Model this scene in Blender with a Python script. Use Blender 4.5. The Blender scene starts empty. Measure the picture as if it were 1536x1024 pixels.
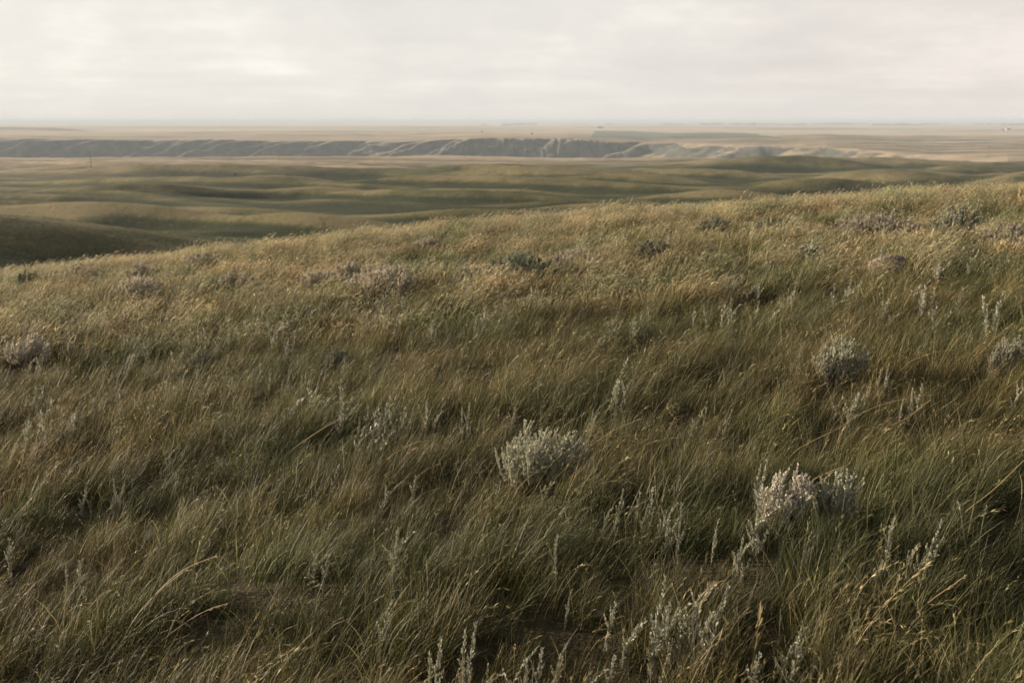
import bpy, math, random
import numpy as np
rng = np.random.default_rng(7)
random.seed(7)
scene = bpy.context.scene
COL = scene.collection
F = 1493.333
PITCH = math.radians(12.5)
CAMH = 1.7

# ------------------------------------------------------------------ noise
_p = np.random.default_rng(11).permutation(256)
PERM = np.concatenate([_p, _p])
_a = np.random.default_rng(12).uniform(0, 2*np.pi, 256)
GX, GY = np.cos(_a), np.sin(_a)
def perlin(x, y, seed=0):
    x = np.asarray(x, float) + seed*17.31; y = np.asarray(y, float) + seed*9.73
    xi = np.floor(x).astype(np.int64); yi = np.floor(y).astype(np.int64)
    xf, yf = x-xi, y-yi
    xi &= 255; yi &= 255
    u = xf*xf*xf*(xf*(xf*6-15)+10); v = yf*yf*yf*(yf*(yf*6-15)+10)
    def g(ix, iy, dx, dy):
        h = PERM[PERM[ix & 255] + (iy & 255)]
        return GX[h]*dx + GY[h]*dy
    a = g(xi, yi, xf, yf); b = g(xi+1, yi, xf-1, yf)
    c = g(xi, yi+1, xf, yf-1); d = g(xi+1, yi+1, xf-1, yf-1)
    return ((a+(b-a)*u) + ((c+(d-c)*u)-(a+(b-a)*u))*v)*1.5
def fbm(x, y, oct=4, seed=0, gain=.5):
    s = 0; a = 1
    for i in range(oct):
        s = s + a*perlin(x*2**i, y*2**i, seed+i*3); a *= gain
    return s
def sstep(a, b, x):
    t = np.clip((x-a)/(b-a), 0, 1); return t*t*(3-2*t)

# ------------------------------------------------------------------ terrain shape
def slope_of(py):            # downward slope of the sight line of an image row, at mid azimuth
    v = (512-py)/F
    return (math.sin(PITCH) - v*math.cos(PITCH))/(math.cos(PITCH) + v*math.sin(PITCH))
BT_D = [-200, 60, 100, 200, 350, 650, 1150, 4000, 9000, 90000]
BT_Z = [-9, -13, -19, -23, -26.5, -32.5, -38.5, -40, -41, -41]
def base_z(y): return np.interp(y, BT_D, BT_Z)
# rolling mounds: (px, crest row, distance, half width in px, sigma along the view in m, skew)
MOUNDS = [
 (-90, 317, 152, 400, 15, -.06), (80, 306, 250, 330, 20, -.2), (170, 279, 400, 130, 22, -.5), (60, 300, 290, 150, 14, -.25),
 (110, 259, 640, 120, 30, -.4), (330, 298, 300, 150, 14, -.4), (420, 261, 640, 110, 24, -.4), (580, 283, 390, 170, 14, -.7), (470, 316, 225, 170, 11, -.4),
 (800, 241, 600, 160, 46, -.4), (930, 258, 500, 100, 22, -.3), (1060, 276, 370, 110, 18, -.2), (1150, 230, 800, 120, 50, -.3),
 (1330, 247, 540, 90, 22, -.4), (1250, 262, 430, 120, 16, .1), (1640, 242, 520, 190, 22, .3), (1700, 264, 330, 250, 17, .3),
 (1620, 231, 760, 210, 40, .2), (700, 262, 480, 120, 15, -.4), (250, 245, 900, 160, 30, -.3), (560, 240, 960, 130, 26, -.3), (900, 296, 290, 130, 10, -.3),
]
_M = []      # centre x, y, height, sigma across, sigma towards the viewer, sigma away, skew
for px, py, D, w, sd, sk in MOUNDS:
    cx = (px-768)/F*D; zt = CAMH - slope_of(py)*D
    h = min(1.1*max(zt-float(base_z(D)), 1.5), 10.0 if D < 450 else 14.0)
    _M.append((cx, D, h, w/F*D*0.8, 1.3*h, max(3.2*h, sd*1.1), sk))
_r = np.random.default_rng(46)
for _ in range(70):
    D = 170*(1050/170)**_r.uniform(0, 1); px = _r.uniform(-300, 1830)
    h = D*.0095*_r.uniform(.45, 1.25); w = _r.uniform(90, 260)
    _M.append(((px-768)/F*D, D, h, w/F*D*.8, 1.2*h*_r.uniform(.8, 1.4), 3.4*h*_r.uniform(.8, 1.6), _r.uniform(-.55, .1)))
IPX = [-400, 0, 250, 560, 700, 850, 970, 1060, 1230, 1320, 1400, 1500, 2000]
I_R = [2400, 2350, 2300, 2250, 2230, 2210, 2100, 1950, 1750, 1580, 1460, 1380, 1380]
I_D = [44, 44, 46, 46, 50, 50, 34, 32, 26, 18, 20, 7, 0]
I_Y = [206, 206, 207, 209.5, 206, 206, 213, 214, 214, 223, 229, 231, 232]
def height(x, y):
    x = np.asarray(x, float); y = np.asarray(y, float)
    # the slope in the foreground
    q = np.maximum(0, y-19)
    drop = -.24*np.exp(-(x/10.)**2)*sstep(6, 24, y)*(1-sstep(40, 70, y)) + np.where(q < 30, .0042*q*q, .0042*900 + .252*(q-30))
    near = .078*x - .028*y - .0006*np.clip(y, 0, 60)**2 - drop
    fade = sstep(1.2, 4, np.hypot(x, y))
    near = near + fade*(.07*perlin(x/2.3, y/1.9, 1) + .045*perlin(x/.8, y/.7, 2) + .13*perlin(x/7., y/7., 3)) \
        + .5*sstep(14, 40, np.hypot(x, y))*perlin(x/22., y/30., 5)*.5
    r = np.hypot(x*.75, np.where(y < 0, y*.4, y))
    w = sstep(52, 112, r)
    # rolling country
    b = base_z(y)
    m = np.ones_like(b); m2 = np.ones_like(b); kk = 1.3
    for q_, (cx, cy, hh, sx, sn, sf, sk) in enumerate(_M):
        dy = y-cy - sk*(x-cx)
        e_ = np.exp(kk*hh*np.exp(-.5*((x-cx)/sx)**2 - .5*(dy/np.where(dy < 0, sn, sf))**2)) - 1
        if q_ < len(MOUNDS): m = m + e_
        else: m2 = m2 + e_
    m = np.log(m)/kk*(.86+.1*np.exp(-((x+75)/60)**2-((y-150)/40)**2)) + np.log(m2)/kk*.9 - .0018*y*sstep(80, 200, y)*(1-sstep(1000, 1250, y))
    hill = sstep(80, 200, y)*(1-sstep(1000, 1250, y))
    n1 = fbm(x/150.+y/600., y/95., 4, 21, .5)
    n2 = 1-np.abs(perlin((x*.85-y*.5)/170., (x*.5+y*.85)/52., 31))*2.6 + .5*(1-np.abs(perlin((x*.9-y*.4)/60., (x*.4+y*.9)/22., 33))*2.6)
    roll = m + hill*(1.9*n1*np.clip(y/350., .5, 1.6) + .6*n2*np.clip(y/300., .6, 1.3))
    plate = sstep(700, 1200, y)*(1-sstep(1250, 1500, y))*fbm(x/90., y/42., 3, 41)*.75
    far = b + roll - 1.5*hill*np.clip(y/500., .4, 1.5) + plate
    # the river valley and its bluffs
    ang = 768 + F*x/np.maximum(y, 200)
    R = np.interp(ang, IPX, I_R); dep = np.interp(ang, IPX, I_D); yy = np.interp(ang, IPX, I_Y)
    t = (yy-181)/F
    zp = CAMH - (t*1.0)*R
    near_rim = np.interp(ang, [0, 250, 560, 900, 1100, 1250, 1536], [1150, 1190, 1200, 1180, 1150, 1060, 1060]) + 60*perlin(x/170., .5, 51)
    xs = x - .9*(y-R)
    spur = 1-2.2*np.abs(perlin(xs/190., y/900., 61)); spur = spur + .45*(1-2*np.abs(perlin(xs/80., y/500., 62)))
    fine = 1-2*np.abs((perlin(x/13., y/160., 63)*.8+.5*perlin(x/31., y/200., 65)))
    bad = sstep(620, 740, ang)*(1-sstep(850, 960, ang))
    d = (R - y) - 20 + (1-bad*.8)*135*(spur-.25)*np.clip(dep/44, .25, 1) + (bad*5+1.5)*fine + 14*perlin(x/35., y/35., 64)
    face = sstep(0, 1, d/(165 - 60*bad - 50*sstep(900, 1050, ang))*.95)
    up = sstep(near_rim+150, near_rim, y)
    floor = np.minimum(b, zp) - dep + 2*fbm(x/120., y/60., 3, 66)
    plain = zp + (b-zp)*sstep(0, 2400, y-R)
    rough = sstep(R, R+500, y)*(fbm(x/420., y/150., 4, 71)*1.2 + 4.2*fbm(x/330.-y/700., y/150., 4, 74)*(1-sstep(R+900, R+2600, y)))
    terr = 16.0*sstep(3700, 3760, y + 60*perlin(x/260., .3, 73) - .05*(x+1700))*(1-sstep(80, 175, ang)) 
    farside = plain + rough - (1-bad)*(3.5+5*fbm(x/260., .7, 2, 69))*(1-sstep(0, 520, y-R))*np.clip(dep/44, 0, 1) + terr*(1-sstep(4200, 7000, y))
    v = face*floor + (1-face)*farside
    k = sstep(near_rim, near_rim+130, y)
    far = np.where(y < near_rim, far, far*(1-k) + v*k)
    return near*(1-w) + far*w

CAM = np.array([0, 0, CAMH + float(height(0., 0.))])
def pix_dir(px, py):
    u = (px-768)/F; v = (512-py)/F
    d = np.array([u, math.cos(PITCH)+v*math.sin(PITCH), -math.sin(PITCH)+v*math.cos(PITCH)])
    return d/d[1]
def hit(px, py, lo=1.0, hi=12000.):
    d = pix_dir(px, py)
    t = np.geomspace(lo, hi, 5000)
    z = CAM[2]+d[2]*t; h = height(d[0]*t, d[1]*t)
    i = np.argmax(z < h)
    if not (z < h).any(): i = len(t)-1
    return np.array([d[0]*t[i], t[i], h[i]])
def per_px(P): return float(np.linalg.norm(np.array(P)-CAM))/F     # metres per photo pixel there

# ------------------------------------------------------------------ object helpers
def tag(o, label=None, cat=None, group=None, kind=None):
    if label: o['label'] = label
    if cat: o['category'] = cat
    if group: o['group'] = group
    if kind: o['kind'] = kind
    return o
def mesh_np(name, V, faces, mat, smooth=False, cols=None):
    """faces: (n,3) or (n,4) int array."""
    V = np.ascontiguousarray(V, dtype=np.float32); Fc = np.ascontiguousarray(faces, dtype=np.int32)
    me = bpy.data.meshes.new(name)
    k = Fc.shape[1]
    me.vertices.add(len(V)); me.vertices.foreach_set('co', V.ravel())
    me.loops.add(Fc.size); me.loops.foreach_set('vertex_index', Fc.ravel())
    me.polygons.add(len(Fc)); me.polygons.foreach_set('loop_start', np.arange(0, Fc.size, k, dtype=np.int32))
    if cols is not None:
        ca = me.color_attributes.new('col', 'FLOAT_COLOR', 'POINT')
        c4 = np.ones((len(V), 4), np.float32); c4[:, :3] = cols; ca.data.foreach_set('color', c4.ravel())
    me.update(calc_edges=True)
    if smooth: me.polygons.foreach_set('use_smooth', np.ones(len(Fc), bool))
    if mat: me.materials.append(mat)
    return me
def obj(name, me, parent=None, link=True):
    o = bpy.data.objects.new(name, me)
    if link: COL.objects.link(o)
    if parent: o.parent = parent
    return o
def empty(name, loc, rz=0, s=1):
    o = bpy.data.objects.new(name, None); COL.objects.link(o)
    o.location = tuple(float(c) for c in loc); o.rotation_euler = (0, 0, rz); o.scale = (s, s, s); o.empty_display_size = .1
    return o
class Geo:
    def __init__(s): s.V = []; s.Fq = []; s.C = []; s.n = 0
    def add(s, V, Fq, C):
        V = np.asarray(V, float).reshape(-1, 3); s.V.append(V); s.Fq.append(np.asarray(Fq)+s.n)
        C = np.asarray(C, float); s.C.append(np.broadcast_to(C, (len(V), 3)) if C.ndim == 1 else C.reshape(-1, 3)); s.n += len(V)
    def ribbons(s, P, W, side, C):
        """P (n,k,3) centre lines, W (n,k) half widths, side (n,3), C (n,k,3) or (n,3)."""
        n, k = P.shape[:2]
        off = side[:, None, :]*W[..., None]
        V = np.stack([P-off, P+off], 2)
        i = (np.arange(n)[:, None]*k + np.arange(k-1)[None])*2
        f = np.stack([i, i+1, i+3, i+2], -1).reshape(-1, 4)
        C = np.asarray(C, float)
        if C.ndim == 2: C = np.repeat(C[:, None], k, 1)
        s.add(V, f, np.repeat(C[:, :, None], 2, 2).reshape(-1, 3))
    def tube(s, P, R, C, m=6):
        P = np.asarray(P, float); R = np.asarray(R, float); k = len(P)
        T = np.gradient(P, axis=0); T /= np.linalg.norm(T, axis=1)[:, None]+1e-9
        a = np.array([.3, .9, .1]); U = np.cross(T, a); U /= np.linalg.norm(U, axis=1)[:, None]+1e-9; W = np.cross(T, U)
        th = np.arange(m)/m*2*np.pi
        V = P[:, None]+R[:, None, None]*(np.cos(th)[None, :, None]*U[:, None]+np.sin(th)[None, :, None]*W[:, None])
        i, j = np.meshgrid(np.arange(k-1), np.arange(m), indexing='ij'); jn = (j+1) % m
        f = np.stack([i*m+j, i*m+jn, (i+1)*m+jn, (i+1)*m+j], -1).reshape(-1, 4)
        s.add(V, f, C)
        for e in (0, k-1):      # caps
            c = P[e]; base = V[e]
            q = [[0, 1+a_, 1+(a_+1) % m, 1+(a_+1) % m] for a_ in range(m)]
            s.cap = None
            for a_ in range(0, m-2, 2):
                s.add(base[[0, a_+1, a_+2, (a_+3) % m]], [[0, 1, 2, 3]], C)
    def mesh(s, name, mat, smooth=False):
        return mesh_np(name, np.concatenate(s.V), np.concatenate(s.Fq), mat, smooth, np.concatenate(s.C))
def box(geo, lo, hi, C):
    (x0, y0, z0), (x1, y1, z1) = lo, hi
    V = [(x0,y0,z0),(x1,y0,z0),(x1,y1,z0),(x0,y1,z0),(x0,y0,z1),(x1,y0,z1),(x1,y1,z1),(x0,y1,z1)]
    geo.add(V, [(0,3,2,1),(4,5,6,7),(0,1,5,4),(1,2,6,5),(2,3,7,6),(3,0,4,7)], C)

# ------------------------------------------------------------------ materials
def new_mat(name):
    m = bpy.data.materials.new(name); m.use_nodes = True
    nt = m.node_tree; nt.nodes.clear()
    return m, nt, nt.nodes, nt.links
def N(nt, t, **kw):
    n = nt.nodes.new(t)
    for k, v in kw.items():
        if k.startswith('i_'):
            key = k[2:]; n.inputs[int(key) if key.isdigit() else key.replace('_', ' ')].default_value = v
        else: setattr(n, k, v)
    return n
def math_n(nt, op, a, b=None, clamp=False):
    n = nt.nodes.new('ShaderNodeMath'); n.operation = op; n.use_clamp = clamp
    for i, v in enumerate((a, b)):
        if v is None: continue
        if isinstance(v, (int, float)): n.inputs[i].default_value = v
        else: nt.links.new(v, n.inputs[i])
    return n.outputs[0]
def ramp(nt, fac, stops, smooth=False):
    n = nt.nodes.new('ShaderNodeValToRGB'); e = n.color_ramp.elements
    if smooth: n.color_ramp.interpolation = 'EASE'
    while len(e) < len(stops): e.new(.5)
    for el, (p, c) in zip(e, stops):
        el.position = p; el.color = (*(c if hasattr(c, '__len__') else (c,)*3), 1)
    nt.links.new(fac, n.inputs[0]); return n.outputs[0]
def mixc(nt, fac, a, b, mode='MIX'):
    n = nt.nodes.new('ShaderNodeMix'); n.data_type = 'RGBA'; n.blend_type = mode
    for i, v in ((0, fac), (6, a), (7, b)):
        if isinstance(v, (int, float)): n.inputs[i].default_value = v
        elif isinstance(v, tuple): n.inputs[i].default_value = (*v, 1)
        else: nt.links.new(v, n.inputs[i])
    return n.outputs[2]
def noise(nt, vec, scale, detail=4, rough=.55, mul=None):
    if mul:
        mp = nt.nodes.new('ShaderNodeVectorMath'); mp.operation = 'MULTIPLY'; mp.inputs[1].default_value = mul
        nt.links.new(vec, mp.inputs[0]); vec = mp.outputs[0]
    n = N(nt, 'ShaderNodeTexNoise', i_Scale=scale, i_Detail=detail, i_Roughness=rough)
    nt.links.new(vec, n.inputs['Vector']); return n.outputs[0]

def veg_mat(name, trans=.3, gain=1.0, patches=True, rough=.55):
    m, nt, nd, L = new_mat(name)
    at = N(nt, 'ShaderNodeAttribute', attribute_name='col')
    geo = N(nt, 'ShaderNodeNewGeometry')
    c = at.outputs['Color']
    if patches:
        f = noise(nt, geo.outputs['Position'], .55, 4, .6)
        tint = ramp(nt, f, [(.30, (.74, .84, .66)), (.48, (1, 1, 1)), (.66, (1.20, 1.14, 1.03))])
        c = mixc(nt, 1, c, tint, 'MULTIPLY')
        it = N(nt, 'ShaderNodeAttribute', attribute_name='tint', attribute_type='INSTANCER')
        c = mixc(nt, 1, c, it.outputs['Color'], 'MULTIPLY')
    if gain != 1: c = mixc(nt, 1, c, (gain,)*3, 'MULTIPLY')
    b = N(nt, 'ShaderNodeBsdfPrincipled', i_Roughness=rough); b.inputs['Specular IOR Level'].default_value = .25
    L.new(c, b.inputs['Base Color'])
    t = N(nt, 'ShaderNodeBsdfTranslucent'); L.new(c, t.inputs[0])
    mx = N(nt, 'ShaderNodeMixShader'); mx.inputs[0].default_value = trans
    L.new(b.outputs[0], mx.inputs[1]); L.new(t.outputs[0], mx.inputs[2])
    o = N(nt, 'ShaderNodeOutputMaterial'); L.new(mx.outputs[0], o.inputs[0])
    return m
M_GRASS = veg_mat('grass_blades', .3, gain=.62)
M_SAGE = veg_mat('sage_leaf', .15, patches=False, rough=.8)
M_WOOD = veg_mat('weathered_stem', 0, patches=False, rough=.9)
M_STRAW = veg_mat('dry_straw', .25, gain=.8, patches=False)

def ground_mat(name):
    m, nt, nd, L = new_mat(name)
    geo = N(nt, 'ShaderNodeNewGeometry'); P = geo.outputs['Position']
    sep = N(nt, 'ShaderNodeSeparateXYZ'); L.new(P, sep.inputs[0])
    X, Y, Z = sep.outputs
    # near soil and thatch
    soil = ramp(nt, noise(nt, P, 9, 6, .65), [(.3, (.030, .026, .016)), (.55, (.060, .052, .028)), (.75, (.11, .09, .05))])
    # rolling green-gold hills
    h1 = noise(nt, P, .035, 8, .62, (1, .8, 1)); h2 = noise(nt, P, 1.6, 8, .8, (1, .6, 1)); h3 = noise(nt, P, .01, 5, .6, (.6, 1.6, 1))
    hv = math_n(nt, 'ADD', math_n(nt, 'MULTIPLY', h1, .38), math_n(nt, 'ADD', math_n(nt, 'MULTIPLY', h2, .32), math_n(nt, 'MULTIPLY', h3, .3)))
    dr = N(nt, 'ShaderNodeAttribute', attribute_name='col')
    hv = math_n(nt, 'ADD', hv, math_n(nt, 'MULTIPLY', math_n(nt, 'SUBTRACT', dr.outputs['Fac'], .60), .17))
    hills = ramp(nt, hv, [(.40, (.026, .034, .012)), (.47, (.052, .058, .019)), (.53, (.100, .094, .036)), (.60, (.20, .168, .085))])
    # dry plateau
    p1 = noise(nt, P, .012, 7, .65, (.45, 1.5, 1)); p2 = noise(nt, P, .12, 5, .65, (.6, 1.2, 1))
    pv = math_n(nt, 'ADD', math_n(nt, 'MULTIPLY', p1, .7), math_n(nt, 'MULTIPLY', p2, .3))
    pv = math_n(nt, 'ADD', pv, math_n(nt, 'MULTIPLY', math_n(nt, 'SUBTRACT', dr.outputs['Fac'], .45), .10))
    dry = ramp(nt, pv, [(.38, (.085, .09, .042)), (.46, (.20, .17, .10)), (.53, (.34, .27, .185)), (.66, (.46, .37, .26))])
    # bluff faces: clayey grey brown on the steep parts
    bl = ramp(nt, noise(nt, P, .05, 6, .6), [(.35, (.060, .070, .060)), (.55, (.105, .105, .088)), (.7, (.16, .14, .11))])
    # far plain: pale dry fields with streaks of green
    f1 = noise(nt, P, .0028, 7, .6, (.35, 1, 1)); f2 = noise(nt, P, .0006, 4, .5, (.3, 1.4, 1))
    fv = math_n(nt, 'ADD', math_n(nt, 'MULTIPLY', f1, .6), math_n(nt, 'MULTIPLY', f2, .4))
    plain = ramp(nt, fv, [(.40, (.19, .19, .13)), (.46, (.42, .345, .24)), (.53, (.54, .44, .32)), (.64, (.64, .53, .39))])
    sp_ = noise(nt, P, .38, 5, .75, (1, .7, 1))      # scrubby specks and bare patches
    hills = mixc(nt, ramp(nt, sp_, [(.57, 0), (.64, .55)]), hills, (.035, .042, .018))
    hills = mixc(nt, ramp(nt, sp_, [(.34, .45), (.40, 0)]), hills, (.22, .18, .10))
    def band(v, a, b):
        n = N(nt, 'ShaderNodeMapRange', interpolation_type='SMOOTHSTEP'); n.inputs[1].default_value = a; n.inputs[2].default_value = b
        L.new(v, n.inputs[0]); return n.outputs[0]
    wob = math_n(nt, 'MULTIPLY', math_n(nt, 'SUBTRACT', noise(nt, P, .006, 4, .6), .5), 900)
    Yw = math_n(nt, 'ADD', Y, wob)
    c = mixc(nt, band(Y, 40, 75), soil, hills)
    XR = math_n(nt, 'MULTIPLY', X, .45)   # the right side stays green further out
    c = mixc(nt, band(math_n(nt, 'SUBTRACT', Yw, XR), 700, 1180), c, dry)
    c = mixc(nt, band(Yw, 2100, 3200), c, plain)
    # sunlit strip under a cloud gap, painted into the far ground colour
    lit_strip = math_n(nt, 'MULTIPLY', band(math_n(nt, 'ADD', Y, math_n(nt, 'MULTIPLY', X, .3)), 8200, 8800), math_n(nt, 'SUBTRACT', 1, band(math_n(nt, 'ADD', Y, math_n(nt, 'MULTIPLY', X, -.5)), 14500, 16500)))
    lit_strip = math_n(nt, 'MULTIPLY', lit_strip, math_n(nt, 'SUBTRACT', 1, band(X, -800, 1400)))
    c = mixc(nt, lit_strip, c, (.72, .59, .41))
    nz = N(nt, 'ShaderNodeSeparateXYZ'); L.new(geo.outputs['True Normal'], nz.inputs[0])
    steep = math_n(nt, 'MULTIPLY', math_n(nt, 'SUBTRACT', 1, band(nz.outputs[2], .90, .972)), band(Y, 1150, 1300))
    c = mixc(nt, steep, c, bl)
    b = N(nt, 'ShaderNodeBsdfPrincipled', i_Roughness=.95); b.inputs['Specular IOR Level'].default_value = .1
    L.new(c, b.inputs['Base Color'])
    bh = math_n(nt, 'ADD', noise(nt, P, 1.1, 8, .75), math_n(nt, 'MULTIPLY', noise(nt, P, .12, 5, .6), 2.5))
    bp = N(nt, 'ShaderNodeBump', i_Strength=.8, i_Distance=.6); L.new(bh, bp.inputs['Height']); L.new(bp.outputs[0], b.inputs['Normal'])
    o = N(nt, 'ShaderNodeOutputMaterial'); L.new(b.outputs[0], o.inputs[0])
    return m
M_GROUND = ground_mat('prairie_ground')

# ------------------------------------------------------------------ terrain sheets
az = np.radians(np.concatenate([np.arange(-180, -34, 3.0), np.arange(-34, 34, .062), np.arange(34, 180, 3.0)]))
def rings(a, b, n): return np.geomspace(a, b, n, endpoint=False)
RAD = np.concatenate([[.02], rings(.4, 12, 60), rings(12, 75, 60), rings(75, 1120, 330), np.arange(1120, 2620, 5.5), rings(2620, 3600, 40),
                      np.arange(3600, 4000, 8), rings(4000, 70000, 90), [70000]])
def sheet(name, i0, i1, label, cat=None):
    r = RAD[i0:i1+1]; A = len(az)
    x = r[:, None]*np.sin(az)[None]; y = r[:, None]*np.cos(az)[None]
    z = height(x, y)
    i, j = np.meshgrid(np.arange(len(r)-1), np.arange(A), indexing='ij'); jn = (j+1) % A
    f = np.stack([i*A+j, (i+1)*A+j, (i+1)*A+jn, i*A+jn], -1).reshape(-1, 4)[:, ::-1]
    dl = np.clip(y*.045, 4, 40)
    cx_ = (z-.5*(height(x, y-dl)+height(x, y+dl)))/(dl*.055) + .5*(z-.5*(height(x-dl*1.5, y)+height(x+dl*1.5, y)))/(dl*.055)
    dry = np.clip(.5+.5*cx_, 0, 1)      # convex crests coloured paler tan, hollows darker green, for hill contrast
    o = obj(name, mesh_np(name, np.stack([x, y, z], -1).reshape(-1, 3), f[:, ::-1][:, ::-1], M_GROUND, True, np.repeat(dry.reshape(-1, 1), 3, 1)))  # dry here is only the crest-to-hollow colour value
    tag(o, label, None, None, 'structure'); return o
i1 = int(np.searchsorted(RAD, 75)); i2 = int(np.searchsorted(RAD, 1150)); i3 = int(np.searchsorted(RAD, 2500))
sheet('ground', 0, i1, 'brown soil and thatch under the grass of the near slope')
sheet('hills', i1, i2, 'rolling green and tan grass hills beyond the near slope')
sheet('river_bluffs', i2, i3, 'grey eroded river bluffs cut into the plain')
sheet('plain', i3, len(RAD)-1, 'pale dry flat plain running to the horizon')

# crop field: a sheet draped just above the plain
def field(name, pts, colr, label):
    c = [hit(px, py, 1500)[:2] for px, py in pts]
    n = 40; u = np.linspace(0, 1, n)
    a = np.array(c[0])[None]*(1-u)[:, None]+np.array(c[1])[None]*u[:, None]
    b = np.array(c[3])[None]*(1-u)[:, None]+np.array(c[2])[None]*u[:, None]
    P = a[None]*(1-u)[:, None, None]+b[None]*u[:, None, None]
    z = height(P[..., 0], P[..., 1])+.7
    V = np.concatenate([P, z[..., None]], -1).reshape(-1, 3)
    i, j = np.meshgrid(np.arange(n-1), np.arange(n-1), indexing='ij')
    f = np.stack([i*n+j, (i+1)*n+j, (i+1)*n+j+1, i*n+j+1], -1).reshape(-1, 4)
    m, nt, nd, L = new_mat(name)
    g = N(nt, 'ShaderNodeNewGeometry')
    cc = ramp(nt, noise(nt, g.outputs['Position'], .01, 5, .6), [(.35, tuple(v*.8 for v in colr)), (.65, tuple(v*1.2 for v in colr))])
    bs = N(nt, 'ShaderNodeBsdfPrincipled', i_Roughness=.95); L.new(cc, bs.inputs['Base Color'])
    o_ = N(nt, 'ShaderNodeOutputMaterial'); L.new(bs.outputs[0], o_.inputs[0])
    tag(obj(name, mesh_np(name, V, f, m, True)), label, None, None, 'structure')
field('crop_field', [(887, 206.5), (1172, 207.5), (1120, 200.5), (893, 196.5)], (.085, .105, .06), 'long dark green crop field on the pale plain')

# ------------------------------------------------------------------ grass prototypes
GREEN = np.array([[.080, .092, .020], [.055, .070, .018], [.105, .110, .026], [.150, .140, .036], [.040, .050, .014]])
TAN = np.array([[.27, .225, .115], [.40, .33, .18], [.17, .142, .066], [.10, .082, .040], [.58, .485, .30]])
def curve(n, k, L, th0, th1, phi, base, pw=1.4):
    s = np.linspace(0, 1, k)[None]
    th = th0[:, None] + (th1-th0)[:, None]*s**pw
    ds = L[:, None]/(k-1)
    dx = np.sin(th)*ds; dz = np.cos(th)*ds
    dx[:, 0] = 0; dz[:, 0] = 0
    h = np.cumsum(dx, 1); z = np.cumsum(dz, 1)
    P = np.stack([base[:, 0:1]+h*np.cos(phi)[:, None], base[:, 1:2]+h*np.sin(phi)[:, None], z-.015], -1)
    return P, th
def side_vec(n, r):
    a = r.uniform(0, np.pi, n); return np.stack([np.cos(a), np.sin(a), r.normal(0, .2, n)], -1)
def leaves(geo, r, n, rad, Lr, wid, tanf, k=5, bend=(.3, 1.15)):
    a = r.uniform(0, 2*np.pi, n); q = rad*np.sqrt(r.uniform(0, 1, n))
    base = np.stack([q*np.cos(a), q*np.sin(a)], -1)
    L = r.uniform(*Lr, n)
    phi = r.normal(.12, .95, n)            # wind blows towards +x
    P, th = curve(n, k, L, np.abs(r.normal(.18, .15, n)), r.uniform(*bend, n), phi, base)
    W = wid*r.uniform(.7, 1.3, n)[:, None]*np.interp(np.linspace(0, 1, k), [0, .3, .75, 1], [.8, 1, .7, .12])[None]
    t = r.uniform(0, 1, n) < tanf
    C0 = np.where(t[:, None], TAN[r.integers(0, 5, n)], GREEN[r.integers(0, 5, n)])*r.uniform(.55, 1.45, n)[:, None]
    s = np.linspace(0, 1, k)
    tip = TAN[1]*.9
    f = np.clip((s-.55)/.45, 0, 1)[None, :, None]*(r.uniform(0, .8, n)**1.5)[:, None, None]
    C = C0[:, None]*(1-f)+tip*f
    geo.ribbons(P, W, side_vec(n, r), C)
def stalks(geo, r, n, rad, Lr, wid, droop=(.7, 1.7), head=.26, k=9, cold=None, nh=11, hl=(.012, .026), hw=.0016):
    a = r.uniform(0, 2*np.pi, n); q = rad*np.sqrt(r.uniform(0, 1, n))
    base = np.stack([q*np.cos(a), q*np.sin(a)], -1)
    L = r.uniform(*Lr, n); phi = r.normal(.05, .42, n)
    P, th = curve(n, k, L, np.abs(r.normal(.22, .12, n)), r.uniform(*droop, n), phi, base, 1.7)
    W = wid*np.interp(np.linspace(0, 1, k), [0, .6, 1], [1, .8, .35])[None]*np.ones((n, 1))
    c0 = TAN[r.choice([0, 1, 2, 4], n)]*r.uniform(.8, 1.25, n)[:, None] if cold is None else np.tile(cold, (n, 1))*r.uniform(.85, 1.15, n)[:, None]
    geo.ribbons(P, W, side_vec(n, r), c0)
    # spikelets hugging the last part of the stalk
    m = n*nh; idx = np.repeat(np.arange(n), nh); s = 1-head*r.uniform(0, 1, m)**1.1
    f = s*(k-1); i = np.minimum(f.astype(int), k-2); ft = (f-i)[:, None]
    B = P[idx, i]*(1-ft)+P[idx, i+1]*ft; T = P[idx, i+1]-P[idx, i]; T /= np.linalg.norm(T, axis=1)[:, None]
    D = T+r.normal(0, .28, (m, 3)); D /= np.linalg.norm(D, axis=1)[:, None]
    ll = r.uniform(*hl, m)[:, None]
    Q = np.stack([B, B+D*ll*.45, B+D*ll-np.array([0, 0, .1])*ll], 1)
    WW = hw*np.array([.4, 1, .1])[None]*r.uniform(.7, 1.3, m)[:, None]
    geo.ribbons(Q, WW, side_vec(m, r), c0[idx]*1.15)
proto_col = bpy.data.collections.new('grass_tufts')
proto_n = 0
NV = {}
def proto(kind, count, fn):
    global proto_n
    NV[kind] = (proto_n, count)
    for i in range(count):
        r = np.random.default_rng(1000+proto_n); g = Geo(); fn(g, r)
        o = bpy.data.objects.new('tuft_%03d' % proto_n, g.mesh('grass_tuft', M_GRASS)); proto_col.objects.link(o); proto_n += 1
def fA(g, r): leaves(g, r, 70, .085, (.12, .27), .00095, .20); leaves(g, r, 16, .10, (.06, .15), .0012, .75, bend=(.8, 2.0))
def fB(g, r): leaves(g, r, 44, .075, (.15, .32), .00105, .38); stalks(g, r, 2, .05, (.26, .40), .0007)
def fC(g, r): leaves(g, r, 22, .07, (.14, .28), .001, .55); stalks(g, r, 7, .07, (.28, .46), .0008)
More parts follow.
